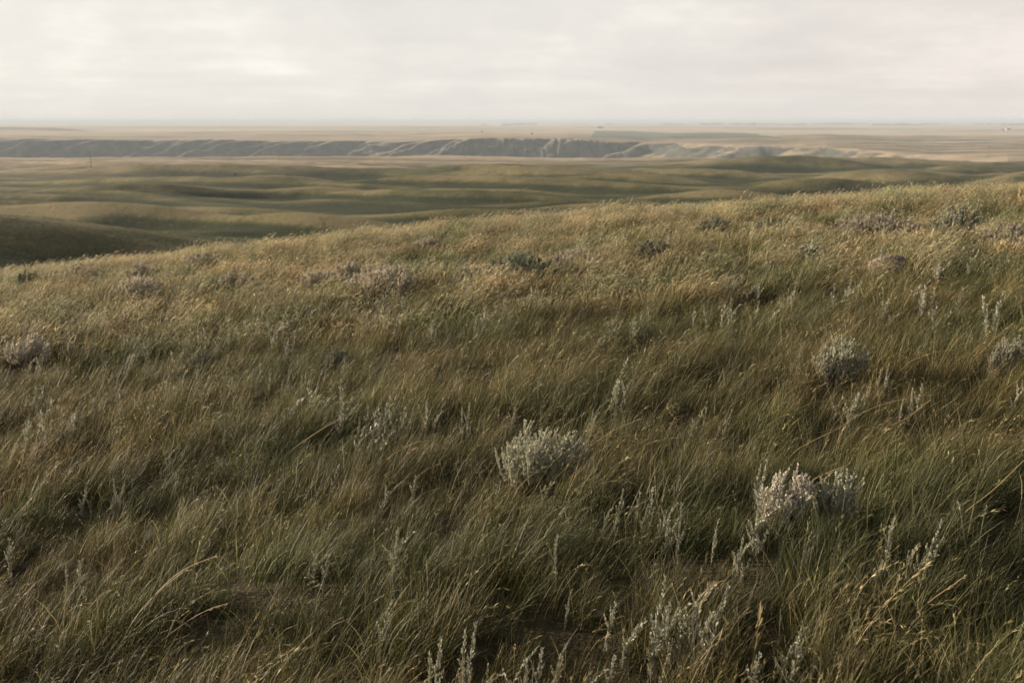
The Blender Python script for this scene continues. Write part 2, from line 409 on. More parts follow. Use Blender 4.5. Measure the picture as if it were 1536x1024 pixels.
def gA(g, r): leaves(g, r, 34, .13, (.12, .27), .0024, .48, k=4); leaves(g, r, 8, .13, (.2, .33), .0020, .8, k=4)
def gC(g, r): leaves(g, r, 16, .12, (.14, .30), .0022, .55, k=4); stalks(g, r, 14, .13, (.22, .40), .0013, cold=np.array([.60, .51, .36]), k=6, nh=7, hl=(.02, .04), hw=.0034)
def fD(g, r):
    for _ in range(5):
        leaves(g, r, 1, .1, (.18, .42), .0011, 1.0, k=7, bend=(.9, 2.1))
    leaves(g, r, 14, .1, (.08, .2), .0013, .9, bend=(.2, 1.8))
proto('A', 10, fA); proto('B', 8, fB); proto('C', 8, fC); proto('GA', 8, gA); proto('GC', 8, gC); proto('D', 8, fD)

def grass_object(name, pts, idx, scl, rot, tint, label):
    me = bpy.data.meshes.new(name); me.vertices.add(len(pts)); me.vertices.foreach_set('co', np.asarray(pts, np.float32).ravel())
    def att(n, t, d, field_='value'):
        a = me.attributes.new(n, t, 'POINT'); a.data.foreach_set(field_, np.asarray(d).ravel())
    att('pick', 'INT', idx.astype(np.int32)); att('size', 'FLOAT', scl.astype(np.float32))
    att('turn', 'FLOAT_VECTOR', rot.astype(np.float32), 'vector')
    t4 = np.ones((len(pts), 4), np.float32); t4[:, :3] = tint
    att('tint', 'FLOAT_COLOR', t4, 'color')
    me.update()
    o = obj(name, me); me.materials.append(M_GRASS)
    ng = bpy.data.node_groups.new(name+'_nodes', 'GeometryNodeTree')
    ng.interface.new_socket('Geometry', in_out='INPUT', socket_type='NodeSocketGeometry')
    ng.interface.new_socket('Geometry', in_out='OUTPUT', socket_type='NodeSocketGeometry')
    gi = ng.nodes.new('NodeGroupInput'); go = ng.nodes.new('NodeGroupOutput')
    ci = ng.nodes.new('GeometryNodeCollectionInfo'); ci.inputs['Collection'].default_value = proto_col
    ci.inputs['Separate Children'].default_value = True; ci.inputs['Reset Children'].default_value = True
    ip = ng.nodes.new('GeometryNodeInstanceOnPoints'); ip.inputs['Pick Instance'].default_value = True
    def na(n, t):
        k = ng.nodes.new('GeometryNodeInputNamedAttribute'); k.data_type = t; k.inputs['Name'].default_value = n; return k.outputs['Attribute']
    m2p = ng.nodes.new('GeometryNodeMeshToPoints')
    ng.links.new(gi.outputs[0], m2p.inputs[0]); ng.links.new(m2p.outputs[0], ip.inputs['Points'])
    ng.links.new(ci.outputs[0], ip.inputs['Instance'])
    ng.links.new(na('pick', 'INT'), ip.inputs['Instance Index'])
    ng.links.new(na('size', 'FLOAT'), ip.inputs['Scale'])
    e2r = ng.nodes.new('FunctionNodeEulerToRotation'); ng.links.new(na('turn', 'FLOAT_VECTOR'), e2r.inputs[0]); ng.links.new(e2r.outputs[0], ip.inputs['Rotation'])
    ng.links.new(ip.outputs[0], go.inputs[0])
    md = o.modifiers.new('grass', 'NODES'); md.node_group = ng
    return tag(o, label, None, None, 'stuff')
# keep-out discs (shrubs, rock) are filled before the grass is sown
KEEP = []

def sow():
    """tufts from the camera's feet to just past the crest, denser near the camera."""
    out = []
    def region(n, y0, y1, half, kinds, probs, base_scale):
        y = rng.uniform(y0, y1, n); x = rng.uniform(-1, 1, n)*(half*y+1.6)
        out.append((x, y, kinds, probs, base_scale))
    def count(dens, y0, y1, half): return int(dens*((half*(y0+y1))+3.2)*(y1-y0))
    H = .62
    region(count(150, .9, 5, H), .9, 5, H, 'ABCD', (.56, .26, .10, .08), .86)
    region(count(105, 5, 10, H), 5, 10, H, 'ABCD', (.42, .30, .18, .10), .92)
    region(count(52, 10, 20, H), 10, 20, H, ('GA', 'B', 'GC', 'C'), (.50, .12, .28, .10), 1.05)
    region(count(36, 20, 46, H), 20, 46, H, ('GA', 'GC'), (.35, .65), 1.1)
    region(count(1.8, 80, 200, .8), 80, 200, .8, ('GA', 'D'), (.97, .03), 1.0)
    region(count(10, 46, 80, H), 46, 80, H, ('GA', 'GC'), (.7, .3), 1.3)
    return out
def build_grass():
    PX = [[], [], [], [], []]
    for x, y, kinds, probs, bs in sow():
        n = len(x)
        keep = np.ones(n, bool)
        for kx, ky, kr in KEEP: keep &= ((x-kx)**2+(y-ky)**2 > kr*kr) | (rng.uniform(0, 1, n) < .05)
        gap = fbm(x/.55, y/.55, 3, 81); keep &= ~((gap < -.34) & (rng.uniform(0, 1, n) < .62))
        x, y = x[keep], y[keep]; n = len(x)
        z = height(x, y)
        straw = fbm(x/1.1+.3*y, y/.7, 3, 85) + .5*perlin(x/5., y/4., 86)
        u = np.clip(rng.uniform(0, 1, n) - .22*straw - .16*sstep(11, 24, y)*(1-sstep(60, 80, y)), 0, .9999)
        # low u -> last kinds (straw), high u -> first (green)
        cum = np.cumsum(np.array(probs)[::-1])
        ki = np.searchsorted(cum/cum[-1], u)
        idx = np.zeros(n, int); ks = list(kinds)[::-1]
        for i, k in enumerate(ks):
            a, c = NV[k]; mk = ki == i; idx[mk] = a+rng.integers(0, c, mk.sum())
        hgt = .96+.36*fbm(x/.8, y/.8, 3, 88)+.16*perlin(x/3.5, y/3.5, 89)
        s = bs*rng.uniform(.75, 1.25, n)*np.clip(hgt, .55, 1.5)
        lean = .16*fbm(x/1.5, y/1.5, 2, 90)+.10
        rot = np.stack([rng.normal(0, .10, n), lean+rng.normal(0, .08, n), rng.normal(0, .65, n)+.5*perlin(x/2., y/2., 91)], -1)
        b = np.clip(1+.36*fbm(x/.9, y/.6, 3, 93), .55, 1.55)*rng.uniform(.75, 1.25, n)*(.90+.20*sstep(3.5, 15, y))*(1-.45*sstep(75, 100, y))  # nearest tufts tinted darker: cloud shade put into the grass colour
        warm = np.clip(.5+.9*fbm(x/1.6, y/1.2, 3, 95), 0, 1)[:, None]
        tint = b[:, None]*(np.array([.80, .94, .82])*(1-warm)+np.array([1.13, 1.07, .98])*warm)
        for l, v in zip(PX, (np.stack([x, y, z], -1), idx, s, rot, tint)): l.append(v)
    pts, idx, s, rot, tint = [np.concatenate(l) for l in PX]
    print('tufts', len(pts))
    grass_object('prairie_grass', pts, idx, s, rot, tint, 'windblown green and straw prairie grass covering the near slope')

# ------------------------------------------------------------------ sage plants
SAGE = np.array([.39, .39, .30]); SAGE_DK = np.array([.20, .225, .17]); PINK = np.array([.64, .58, .475])
def sage_stem(r, H, lean, phi, base=(0, 0), leafL=.013, density=420, thick=.0016, sub=True):
    """centre line and clustered leaves of one upright grey spike."""
    k = 9
    P, th = curve(1, k, np.array([H]), np.array([.04+abs(r.normal(0, .06))]), np.array([lean]), np.array([phi]), np.array([base]), 1.2)
    P = P[0]
    P[:, :2] += np.cumsum(r.normal(0, .002, (k, 2)), 0)
    lines = [(P, 1.0)]
    if sub:
        for _ in range(r.integers(2, 7)):
            s0 = r.uniform(.25, .65); i = int(s0*(k-1)); a = r.uniform(0, 2*np.pi); L = H*r.uniform(.15, .32)
            d = np.array([np.cos(a)*.45, np.sin(a)*.45, 1.]); q = np.linspace(0, 1, 5)[:, None]
            lines.append((P[i]+d*q*L*.8 + np.array([0, 0, 1])*q*q*L*.2 - d*0, .7))
    return lines
def dress(geo, r, lines, leafL, density, col, low=.12, wid=.27):
    for P, w in lines:
        L = np.linalg.norm(P[-1]-P[0]); m = max(6, int(density*L)); k = len(P)
        s = low+(1-low)*r.uniform(0, 1, m)
        f = s*(k-1); i = np.minimum(f.astype(int), k-2); ft = (f-i)[:, None]
        B = P[i]*(1-ft)+P[i+1]*ft; T = P[i+1]-P[i]; T /= np.linalg.norm(T, axis=1)[:, None]+1e-9
        a = r.uniform(0, 2*np.pi, m); O = np.stack([np.cos(a), np.sin(a), np.zeros(m)], -1)
        D = T*.8+O*r.uniform(.35, 1.0, m)[:, None]; D /= np.linalg.norm(D, axis=1)[:, None]
        ll = leafL*r.uniform(.6, 1.25, m)*w*(1.15-.55*s); ll = ll[:, None]
        Q = np.stack([B, B+D*ll*.5, B+D*ll+T*ll*.25], 1)
        S = np.cross(D, T+r.normal(0, .3, (m, 3))); S /= np.linalg.norm(S, axis=1)[:, None]+1e-9
        W = ll*wid*np.array([.5, 1, .35])[None]
        c = col*r.uniform(.72, 1.25, m)[:, None]
        geo.ribbons(Q, W, S, c)
def make_sage(seed, n, H, spread=.05, parts=True, lean=.28, leafL=.0115, density=560, col=SAGE, link=False):
    """returns list of (stem mesh, foliage mesh) pairs, or one joined mesh."""
    r = np.random.default_rng(seed); res = []; G = Geo()
    for i in range(n):
        a = r.uniform(0, 2*np.pi); q = spread*math.sqrt(r.uniform(0, 1)) if n > 1 else 0
        h = H*(1 if i == 0 else r.uniform(.55, .95))
        lines = sage_stem(r, h, lean*r.uniform(.2, 2.2), r.normal(.2, .8), (q*math.cos(a), q*math.sin(a)))
        gs = G if not parts else Geo(); gf = G if not parts else Geo()
        for P, w in lines: gs.tube(P, np.linspace(.0018, .0007, len(P))*w, np.array([.22, .19, .13]), 4)
        dress(gf, r, lines, leafL, density, col)
        if parts: res.append((gs.mesh('sage_stem', M_WOOD), gf.mesh('sage_foliage', M_SAGE)))
    return res if parts else G.mesh('sage_plant', M_SAGE)
def make_shrub(seed, rad, H, col, n=26, dens=620, leafL=.012, lean=.3, up=.5, dark=None):
    """low woody sage bush: many spikes fanning out of a short gnarled base."""
    r = np.random.default_rng(seed); gw = Geo(); gf = Geo(); gd = Geo()
    for i in range(n):
        a = 2*np.pi*(i/n)+r.normal(0, .3); q = math.sqrt(r.uniform(.0, 1))
        x, y = rad*q*math.cos(a), rad*q*math.sin(a)*.8
        zt = H*math.sqrt(max(.08, 1-.72*q*q))*r.uniform(.78, 1.12)
        t = np.linspace(0, 1, 7)[:, None]
        start = np.array([x*.12, y*.12, -.01]); knee = np.array([x*.75, y*.75, zt*.30]); end = np.array([x+lean*zt*r.uniform(.2, 1)+r.normal(0, .01), y*1.0+.02, zt])
        P = (1-t)**2*start+2*t*(1-t)*knee+t*t*end
        P += np.cumsum(r.normal(0, .0025, P.shape), 0)
        gw.tube(P, np.linspace(.006, .0011, 7), np.array([.10, .08, .055]), 5)
        lines = [(P[2:], 1.)]
        for _ in range(5):
            j = r.integers(3, 6); b = r.uniform(0, 2*np.pi); L = H*r.uniform(.12, .34)
            d = np.array([math.cos(b)*.5+.15, math.sin(b)*.5, up+.6]); d /= np.linalg.norm(d)
            lines.append((P[j]+d*np.linspace(0, 1, 5)[:, None]*L, .85))
        for Q, w in lines[1:]: gw.tube(Q, np.linspace(.002, .0007, 5), np.array([.2, .17, .12]), 4)
        cc = col if dark is None or x < rad*.25 else dark
        dress(gf, r, lines, leafL, dens, np.asarray(cc), low=.15, wid=.3)
    return gw.mesh('shrub_branches', M_WOOD), gf.mesh('shrub_foliage', M_SAGE)

# shrubs: photo (px, base row, width px, height px), colour, label
SHRUBS = [
 (800, 722, 126, 66, SAGE*1.3, 0, .55, 'wide silver grey sagebrush with spiky raised tips in the middle of the slope'),
 (1172, 780, 92, 50, np.array([.60, .56, .47]), 0, .2, 'rounded pale pinkish cushion sagebrush beside a dark hollow'),
 (1248, 778, 66, 42, SAGE*1.2, 0, .2, 'small grey sagebrush right of the dark hollow by the pinkish cushion bush'),
 (1252, 572, 76, 50, SAGE*1.1, 0, .35, 'fan of upright grey green sage spikes above the pinkish cushion bush'),
 (570, 441, 82, 26, PINK*.95, 1, .3, 'long pale mound of sagebrush far up the slope'),
 (480, 437, 60, 20, PINK*.85, 1, .3, 'brownish low sagebrush touching the long pale mound of sagebrush'),
 (207, 449, 54, 20, PINK*1.0, 1, .2, 'pale low sagebrush at the far left in front of a smaller twin'),
 (211, 421, 38, 14, PINK*.85, 1, .2, 'small dull sagebrush just behind the pale low one at far left'),
 (774, 419, 74, 24, SAGE_DK*1.3, 1, .2, 'dark blue grey sagebrush below the crest in the middle'),
 (1312, 357, 100, 22, PINK*.68, 1, .3, 'long dark brown sagebrush near the crest at the right'),
 (1428, 360, 54, 30, SAGE*.9, 1, .3, 'tall grey sagebrush near the crest next to the long dark brown one'),
 (1064, 352, 44, 16, SAGE*.85, 1, .3, 'grey sagebrush breaking the crest line right of centre'),
 (975, 387, 50, 16, SAGE*.72, 1, .3, 'dull grey sagebrush between the crest bush and the dark blue grey one'),
 (1500, 376, 56, 20, PINK*.62, 1, .3, 'tan grey sagebrush at the right edge below the crest'),
 (42, 430, 26, 12, SAGE_DK*1.1, 1, .2, 'tiny bluish sagebrush at the left edge below the crest'),
 (640, 377, 36, 12, PINK*.8, 1, .3, 'small pale sagebrush just below the crest left of centre'),
 (1150, 352, 40, 13, SAGE*.65, 1, .3, 'low dark grey sagebrush between the crest bush and the long dark brown one'),
 (40, 548, 50, 24, PINK*.95, 1, .3, 'loose buff sagebrush at the left edge halfway down the slope'),
 (522, 424, 44, 18, PINK*.95, 1, .3, 'pale buff sagebrush tucked behind the long pale mound of sagebrush'),
 (352, 436, 44, 16, PINK*.85, 1, .3, 'low buff sagebrush left of the brownish one on the upper slope'),
 (300, 404, 40, 13, PINK*.8, 1, .3, 'small buff sagebrush between the far left pair and the low buff one'),
 (118, 420, 40, 13, PINK*.75, 1, .3, 'flat buff sagebrush between the tiny bluish one and the pale pair at far left'),
 (860, 402, 60, 18, PINK*.8, 1, .3, 'wide buff sagebrush just right of the dark blue grey one'),
 (700, 428, 44, 16, SAGE*1.0, 1, .3, 'soft grey sagebrush just left of and below the dark blue grey one'),
 (1210, 396, 40, 16, SAGE*.95, 1, .3, 'grey sagebrush to the left of the half buried stone'),
 (300, 552, 40, 20, SAGE*.95, 0, .3, 'loose grey sage clump on the left part of the slope'),
 (500, 548, 30, 18, SAGE*.8, 0, .3, 'knee high clump of soft grey sage left of centre'),
 (1500, 556, 40, 32, SAGE*.85, 0, .5, 'stringy grey sagebrush at the right edge halfway up'),
]
GRP_SH = 'sagebrush clumps on the near slope'
for i, (px, py, w, h, col, far, lean, lab) in enumerate(SHRUBS):
    P = hit(px, py, 1, 60); pp = per_px(P); P = hit(px, py+.06/pp, 1, 60)
    k = .8 if far else 1
    rad = w*pp*(.5 if not far else .66); H = h*pp*(1.0 if not far else 1.35)+.11
    nn = int(np.clip(50*(rad/.2), 22, 90)) if not far else int(np.clip(30*(rad/.3), 20, 70))
    bm, fm = make_shrub((300 if i != 1 else 377)+i, rad, H, col, n=nn, dens=720 if not far else 420, leafL=.0135 if not far else .026, lean=lean, dark=None)
    if far: bm, fm = bm, fm
    t = tag(empty('sagebrush', P, 0), lab, 'shrub', GRP_SH)
    obj('branches', bm, t); obj('foliage', fm, t)
    KEEP.append((P[0], P[1], rad*.8))
    KEEP.append((P[0]+rad*.1, P[1]-rad*.7, rad*.8))
# dark hollow by the pinkish bush
P = hit(1222, 792, 1, 60); KEEP.append((P[0], P[1], .06))

# sage sprigs: (px, base row, height px, stems)
HERO = [
 (655,1018,70,2,'two spikes'),(690,1022,92,2,''),(735,1024,70,2,''),(803,1024,62,2,''),(824,1018,64,1,''),(872,1024,40,3,''),(905,1018,52,1,''),
 (942,975,112,3,''),(985,962,76,3,''),(1036,962,96,5,''),(984,1024,48,1,''),(1178,1022,86,3,''),(1116,1024,60,1,''),
 (566,962,76,1,''),(585,846,60,3,''),(832,842,48,2,''),(484,855,34,1,''),(464,850,46,1,''),(120,884,46,2,''),(128,748,36,3,''),(170,752,42,4,''),
 (16,850,48,1,''),(497,732,44,1,''),(570,748,38,1,''),(616,738,32,1,''),(606,640,42,4,''),(636,640,48,3,''),(700,638,40,2,''),(763,640,46,1,''),
 (882,640,32,3,''),(924,602,74,3,''),(1128,745,62,2,''),(1120,804,64,3,''),(1008,742,40,1,''),(908,768,40,3,''),(950,774,54,4,''),(998,802,54,5,''),
 (1066,812,36,1,''),(1100,836,42,3,''),(1330,822,50,2,''),(1358,838,66,3,''),(1376,842,42,2,''),(1308,864,36,1,''),(1262,618,44,5,''),
 (1326,580,34,3,''),(1372,612,38,2,''),(1346,622,26,1,''),(1514,598,40,1,''),(1498,548,34,4,''),(1478,502,36,1,''),(1192,560,34,3,''),
 (1050,634,24,4,''),(1076,634,26,3,''),(1090,474,34,3,''),(430,594,44,3,''),(452,592,38,2,''),(376,580,36,4,''),(344,592,30,1,''),(402,584,26,1,''),
 (512,558,28,3,''),(1292,600,24,1,''),(250,700,26,1,''),(340,650,30,2,''),(70,730,26,2,''),(1058,700,26,1,''),(1420,760,24,1,''),(905,940,50,1,''),
 (1010,960,60,2,''),(1090,920,36,1,''),(780,1024,40,1,''),(846,905,26,1,''),(1150,770,40,2,''),(1205,820,30,3,''),(740,745,28,2,''),(806,748,34,1,''),
]
protos = {}
def sage_proto(n, v):
    if (n, v) not in protos: protos[(n, v)] = make_sage(500+10*n+v, n, .22, spread=.016+.011*n, lean=.22+.1*v)
    return protos[(n, v)]
used = []      # (px, py, kind words) landmarks for labels
SIDES = {1: 'single', 2: 'twin', 3: 'triple', 4: 'fourfold', 5: 'fivefold'}
LAND = [(800,700,'the wide silver sagebrush'),(1172,760,'the pale cushion bush'),(1248,760,'the dark hollow'),(1252,550,'the sage spike fan'),(570,430,'the long pale sagebrush'),
        (774,410,'the dark blue grey sagebrush'),(1325,398,'the half buried stone'),(500,540,'the soft grey sage clump'),(207,440,'the far left pale sagebrush'),
        (1312,350,'the long brown sagebrush'),(40,540,'the left edge sagebrush'),(1500,545,'the right edge sagebrush'),
        (1010,722,'the long arching stalk'),(290,850,'the drooping oat stalks'),(942,960,'the tallest bottom sage plant'),
        (1450,900,'the lower right corner'),(100,960,'the lower left corner')]
labels_used = {}
def sprig_label(px, py, hpx, n, size):
    best = min(LAND, key=lambda l: (l[0]-px)**2+(2*(l[1]-py))**2)
    dx, dy = px-best[0], py-best[1]
    dist = math.hypot(dx, dy)
    a = 'left of' if dx < 0 else 'right of'; b = 'above' if dy < 0 else 'below'
    if dist < 4: return '%s %s grey sage sprig, the tallest one at the bottom' % (size, SIDES[n])
    if abs(dy) < .35*abs(dx): rel = a
    elif abs(dx) < .35*abs(dy): rel = b
    else: rel = ('upper ' if dy < 0 else 'lower ')+a
    far = 'close ' if dist < 60 else ('near ' if dist < 140 else ('well ' if dist < 260 else 'far '))
    lab = '%s %s sage sprig %s%s %s' % (size, SIDES[n], far, rel, best[2])
    labels_used.setdefault(lab, []).append((px, py)); return lab
ORD = ['first', 'second', 'third', 'fourth', 'fifth', 'sixth', 'seventh', 'eighth']
GRP_SG = 'grey sage sprigs standing in the grass'
plants = []
for i, (px, py, h, n, _) in enumerate(HERO):
    P = hit(px, py, 1, 60); pp = per_px(P); H = (h*pp+.085)*1.02; P = hit(px, py+.10/pp, 1, 60)
    pr = sage_proto(n, i % 3)
    t = empty('sage_plant', P, float(rng.normal(0, .5)), H/.22); tag(t, None, 'plant', GRP_SG)
    for sm, fm in pr:
        s = obj('stem', sm, t); obj('foliage', fm, s)
    plants.append((t, px, py, h, n)); KEEP.append((P[0], P[1]-.06, .06)); KEEP.append((P[0]-.08, P[1]-.03, .05))
# smaller ones further up the slope: one mesh each, their parts are too small to see
small = {n: [make_sage(700+10*n+v, n, .24, spread=.02+.014*n, parts=False, leafL=.022, density=210, lean=.42, col=SAGE*.9) for v in range(3)] for n in (1, 2, 3, 4)}
clus = [(500,400,80),(300,420,60),(60,560,60),(560,500,60),(420,530,50),(200,560,60),(860,420,70),(1090,450,60),(1250,380,60),(1440,400,60),(1000,360,60),(1200,360,60),
        (330,480,60),(90,450,50),(700,500,70),(960,520,60),(1400,480,60),(150,640,60),(1330,440,60),(640,420,60),(790,470,60),(520,650,60),(60,680,50),(1180,480,60)]
k = 0
while k < 195:
    cx, cy, sp = clus[rng.integers(len(clus))]
    px = cx+rng.normal(0, sp*.9); py = cy+rng.normal(0, sp*.35)
    crest = np.interp(px, [0, 400, 750, 1000, 1200, 1536], [412, 360, 344, 330, 318, 290])
    if py < crest or px < 3 or px > 1533 or py > 760: continue
    P = hit(px, py, 1, 45)
    if P[1] > 40: continue
    n = int(rng.integers(1, 5)); m = small[n][int(rng.integers(3))]
    o = obj('sage_plant', m); o.location = tuple(P); s = float(rng.uniform(.95, 1.45)); o.scale = (s, s, s); o.rotation_euler = (0, 0, float(rng.normal(0, .7)))
    tag(o, None, 'plant', GRP_SG); plants.append((o, px, py, .24*s/per_px(P), n)); k += 1
# labels that single each one out: size, stems, landmark; then the order along the row for what is left
lab = [sprig_label(px, py, h, n, 'tall' if h > 60 else ('short' if h < 34 else 'middling')) for (_, px, py, h, n) in plants]
for L_ in set(lab):
    ids = [i for i, v in enumerate(lab) if v == L_]
    ids.sort(key=lambda i: plants[i][1])
    for j, i in enumerate(ids):
        s = L_
        if len(ids) > 1 and j < 8: s = '%s from left, %s' % (ORD[j], L_)
        plants[i][0]['label'] = s; assert len(s.split()) <= 16, s

# ------------------------------------------------------------------ tall straw stalks one can pick out
def hero_stalk(pts, heads, wpx=1.5, nodding=True, seed=0):
    """a stalk through photo points, starting on the ground at pts[0] and rising as it goes."""
    r = np.random.default_rng(seed)
    B = hit(*pts[0], 1, 60); pp = per_px(B)
    Q = [(0, 0, 0)]
    for j, (x, y) in enumerate(pts[1:]):
        d = pix_dir(x, y)
        t = B[1]-.02*(j+1)
        W = CAM+d*t; Q.append(tuple(W-B))
    Q = np.array(Q); u = np.linspace(0, 1, len(Q)); k = 22; uu = np.linspace(0, 1, k)
    # Catmull-like smoothing
    P = np.stack([np.interp(uu, u, Q[:, c]) for c in range(3)], -1)
    for _ in range(3): P[1:-1] = (P[:-2]+2*P[1:-1]+P[2:])/4
    P[0, 2] -= .01
    gs = Geo(); gs.tube(P, np.linspace(wpx*.5*pp, wpx*.26*pp, k), np.array([.50, .38, .21]), 5)
    gh = Geo(); m = heads
    s = 1-.3*r.uniform(0, 1, m); f = s*(k-1); i = np.minimum(f.astype(int), k-2); ft = (f-i)[:, None]
    C = P[i]*(1-ft)+P[i+1]*ft; T = P[i+1]-P[i]; T /= np.linalg.norm(T, axis=1)[:, None]+1e-9
    D = T*1.1+r.normal(0, .3, (m, 3))-np.array([0, 0, .25 if nodding else 0]); D /= np.linalg.norm(D, axis=1)[:, None]
    ll = r.uniform(.010, .020, m)[:, None]
    for sd in (0, 1):
        S = np.cross(D, r.normal(0, 1, (m, 3))); S /= np.linalg.norm(S, axis=1)[:, None]
        gh.ribbons(np.stack([C, C+D*ll*.4, C+D*ll], 1), .0016*np.array([.4, 1, .15])[None]*np.ones((m, 1)), S, np.tile([.46, .36, .22], (m, 1)))
    return B, gs.mesh('stalk', M_STRAW), gh.mesh('seed_head', M_STRAW)
STALKS = [
 ([(848,752),(862,742),(890,727),(925,719),(965,716),(1002,723),(1022,738)], 8, 'long bare straw stalk arching over the grass below the silver sagebrush'),
 ([(196,950),(212,918),(235,888),(262,862),(286,848),(312,838),(326,833)], 34, 'upper drooping oat stalk at the lower left'),
 ([(205,940),(222,905),(245,880),(268,862),(284,852),(300,862)], 28, 'oat stalk crossing beneath the upper drooping one at the lower left'),
 ([(258,925),(272,912),(290,900),(310,890),(326,881)], 20, 'pale seed stalk third down of the lower left stalks'),
 ([(240,962),(262,945),(290,925),(318,911),(340,905)], 22, 'lowest pale seed stalk at the lower left'),
 ([(1195,650),(1230,650),(1270,635),(1305,612),(1345,600),(1400,592)], 10, 'long straw stalk lying nearly flat below the fan of sage spikes'),
 ([(1140,792),(1165,760),(1195,735),(1225,715),(1262,700)], 26, 'straw stalk leaning over the pinkish cushion bush'),
 ([(1150,800),(1176,765),(1205,742),(1232,722),(1248,708)], 18, 'second straw stalk leaning beside the one over the cushion bush'),
 ([(1420,800),(1450,765),(1490,735),(1536,690)], 8, 'bright straw stalk leaning out at the right edge'),
 ([(700,950),(680,938),(662,925),(644,917)], 12, 'broken stalk pointing back to the left near the bottom'),
 ([(1330,960),(1360,935),(1395,900),(1425,880),(1450,862)], 10, 'straw stalk leaning right at the lower right corner'),
 ([(1300,660),(1330,640),(1360,628),(1395,600)], 12, 'thin leaning seed stalk right of the flat lying straw stalk'),
 ([(420,690),(450,665),(480,645),(520,622)], 16, 'slanting seed stalk at the left of centre'),
 ([(560,710),(590,680),(625,662),(650,660)], 14, 'slanting seed stalk right of the one at the left of centre'),
 ([(860,690),(890,665),(920,645),(960,628)], 30, 'pinkish seed stalk rising behind the silver sagebrush'),
 ([(1010,960),(1035,915),(1062,880),(1085,870)], 10, 'straw stalk leaning behind the fivefold sage sprig near the bottom'),
 ([(60,740),(82,722),(110,716),(122,718)], 12, 'bent straw stalk near the left edge'),
 ([(1180,690),(1198,672),(1225,658),(1262,640)], 12, 'slender pale stalk above the pinkish cushion bush'),
 ([(1345,560),(1368,540),(1400,528),(1440,524)], 12, 'bowed straw stalk right of the fan of sage spikes'),
 ([(1008,560),(1022,530),(1040,512),(1062,498)], 16, 'upright seed stalk above and right of the centre'),
]
for i, (pts, hd, lb) in enumerate(STALKS):
    B, sm, hm = hero_stalk(pts, hd, seed=i)
    t = tag(empty('straw_stalk', B), lb, 'grass stalk', 'single straw stalks standing out of the grass')
    obj('stalk', sm, t); obj('seed_head', hm, t)

# ------------------------------------------------------------------ the half buried stone
def rock():
    P = hit(1324, 408, 1, 60); pp = per_px(P)
    nu, nv = 28, 16
    u = np.linspace(0, 2*np.pi, nu, endpoint=False); v = np.linspace(-.35, np.pi/2, nv)
    U, Vv = np.meshgrid(u, v)
    rx, ry, rz = 30*pp, 20*pp, 26*pp
    x = np.cos(Vv)*np.cos(U); y = np.cos(Vv)*np.sin(U); z = np.sin(Vv)
    d = 1+.16*fbm(x*1.6+3+z, y*1.6+z*1.3, 4, 77)
    V = np.stack([x*rx*d, y*ry*d, z*rz*d-.02+.18*x*rx], -1).reshape(-1, 3)
    i, j = np.meshgrid(np.arange(nv-1), np.arange(nu), indexing='ij'); jn = (j+1) % nu
    f = np.stack([i*nu+j, i*nu+jn, (i+1)*nu+jn, (i+1)*nu+j], -1).reshape(-1, 4)
    m, nt, nd, L = new_mat('lichened_stone')
    g = N(nt, 'ShaderNodeTexCoord')
    c = ramp(nt, noise(nt, g.outputs['Object'], 16, 6, .6), [(.38, (.09, .09, .10)), (.46, (.17, .165, .165)), (.54, (.27, .235, .20)), (.62, (.20, .15, .10))])
    b = N(nt, 'ShaderNodeBsdfPrincipled', i_Roughness=.9); L.new(c, b.inputs['Base Color'])
    bp = N(nt, 'ShaderNodeBump', i_Strength=.6, i_Distance=.01); L.new(noise(nt, g.outputs['Object'], 40, 6, .7), bp.inputs['Height']); L.new(bp.outputs[0], b.inputs['Normal'])
    o_ = N(nt, 'ShaderNodeOutputMaterial'); L.new(b.outputs[0], o_.inputs[0])
    o = obj('fieldstone', mesh_np('fieldstone', V, f, m, True)); o.location = tuple(P); o.rotation_euler = (0, 0, 0)
    tag(o, 'pale bluish grey stone half buried in the grass below the crest', 'stone')
    KEEP.append((P[0], P[1], rx*.9)); KEEP.append((P[0]+rx*.2, P[1]-ry*1.2, rx*.6))
rock()
build_grass()

# ------------------------------------------------------------------ utility poles on the plateau
def pole_mats():
    g = Geo(); k = 10
    P = np.stack([np.zeros(k), np.zeros(k), np.linspace(-.5, 10.5, k)], -1)
    g.tube(P, np.linspace(.24, .17, k), np.array([.17, .13, .10]), 10)
    c = Geo(); box(c, (-1.3, -.30, 9.6), (1.3, -.17, 9.8), np.array([.10, .085, .07]))
    n = Geo()
    n.tube(np.array([[0, 0, 0], [0, 0, .1], [0, 0, .12], [0, 0, .24]]), np.array([.03, .03, .09, .06]), np.array([.3, .32, .33]), 8)
    return g.mesh('pole_post', M_WOOD, True), c.mesh('crossarm', M_WOOD), n.mesh('insulator', M_WOOD, True)
pp_ = pole_mats()
for px, yb, yt, lb in [(137, 252, 229, 'tallest dark utility pole standing on the plateau at the far left'), (418, 241, 224, 'utility pole second from the left against the bluffs'),
                       (697, 237, 216, 'reddish utility pole in front of the fluted bluff'), (932, 237, 216, 'thin utility pole right of the fluted bluff'),
                       (1482, 237, 221, 'utility pole at the far right above the green hills')]:
    P = hit(px, yb, 200)
    s = (yb-yt)*per_px(P)/10.5
    t = tag(empty('utility_pole', P, .5, s), lb, 'utility pole', 'utility poles crossing the plateau')
    a = obj('post', pp_[0], t); a.scale = (.9, .9, 1)
    c = obj('crossarm', pp_[1], t)
    for dx in (-1.15, -.5, .5, 1.15):
        q = obj('insulator', pp_[2], c); q.location = (dx, -.235, 9.802)

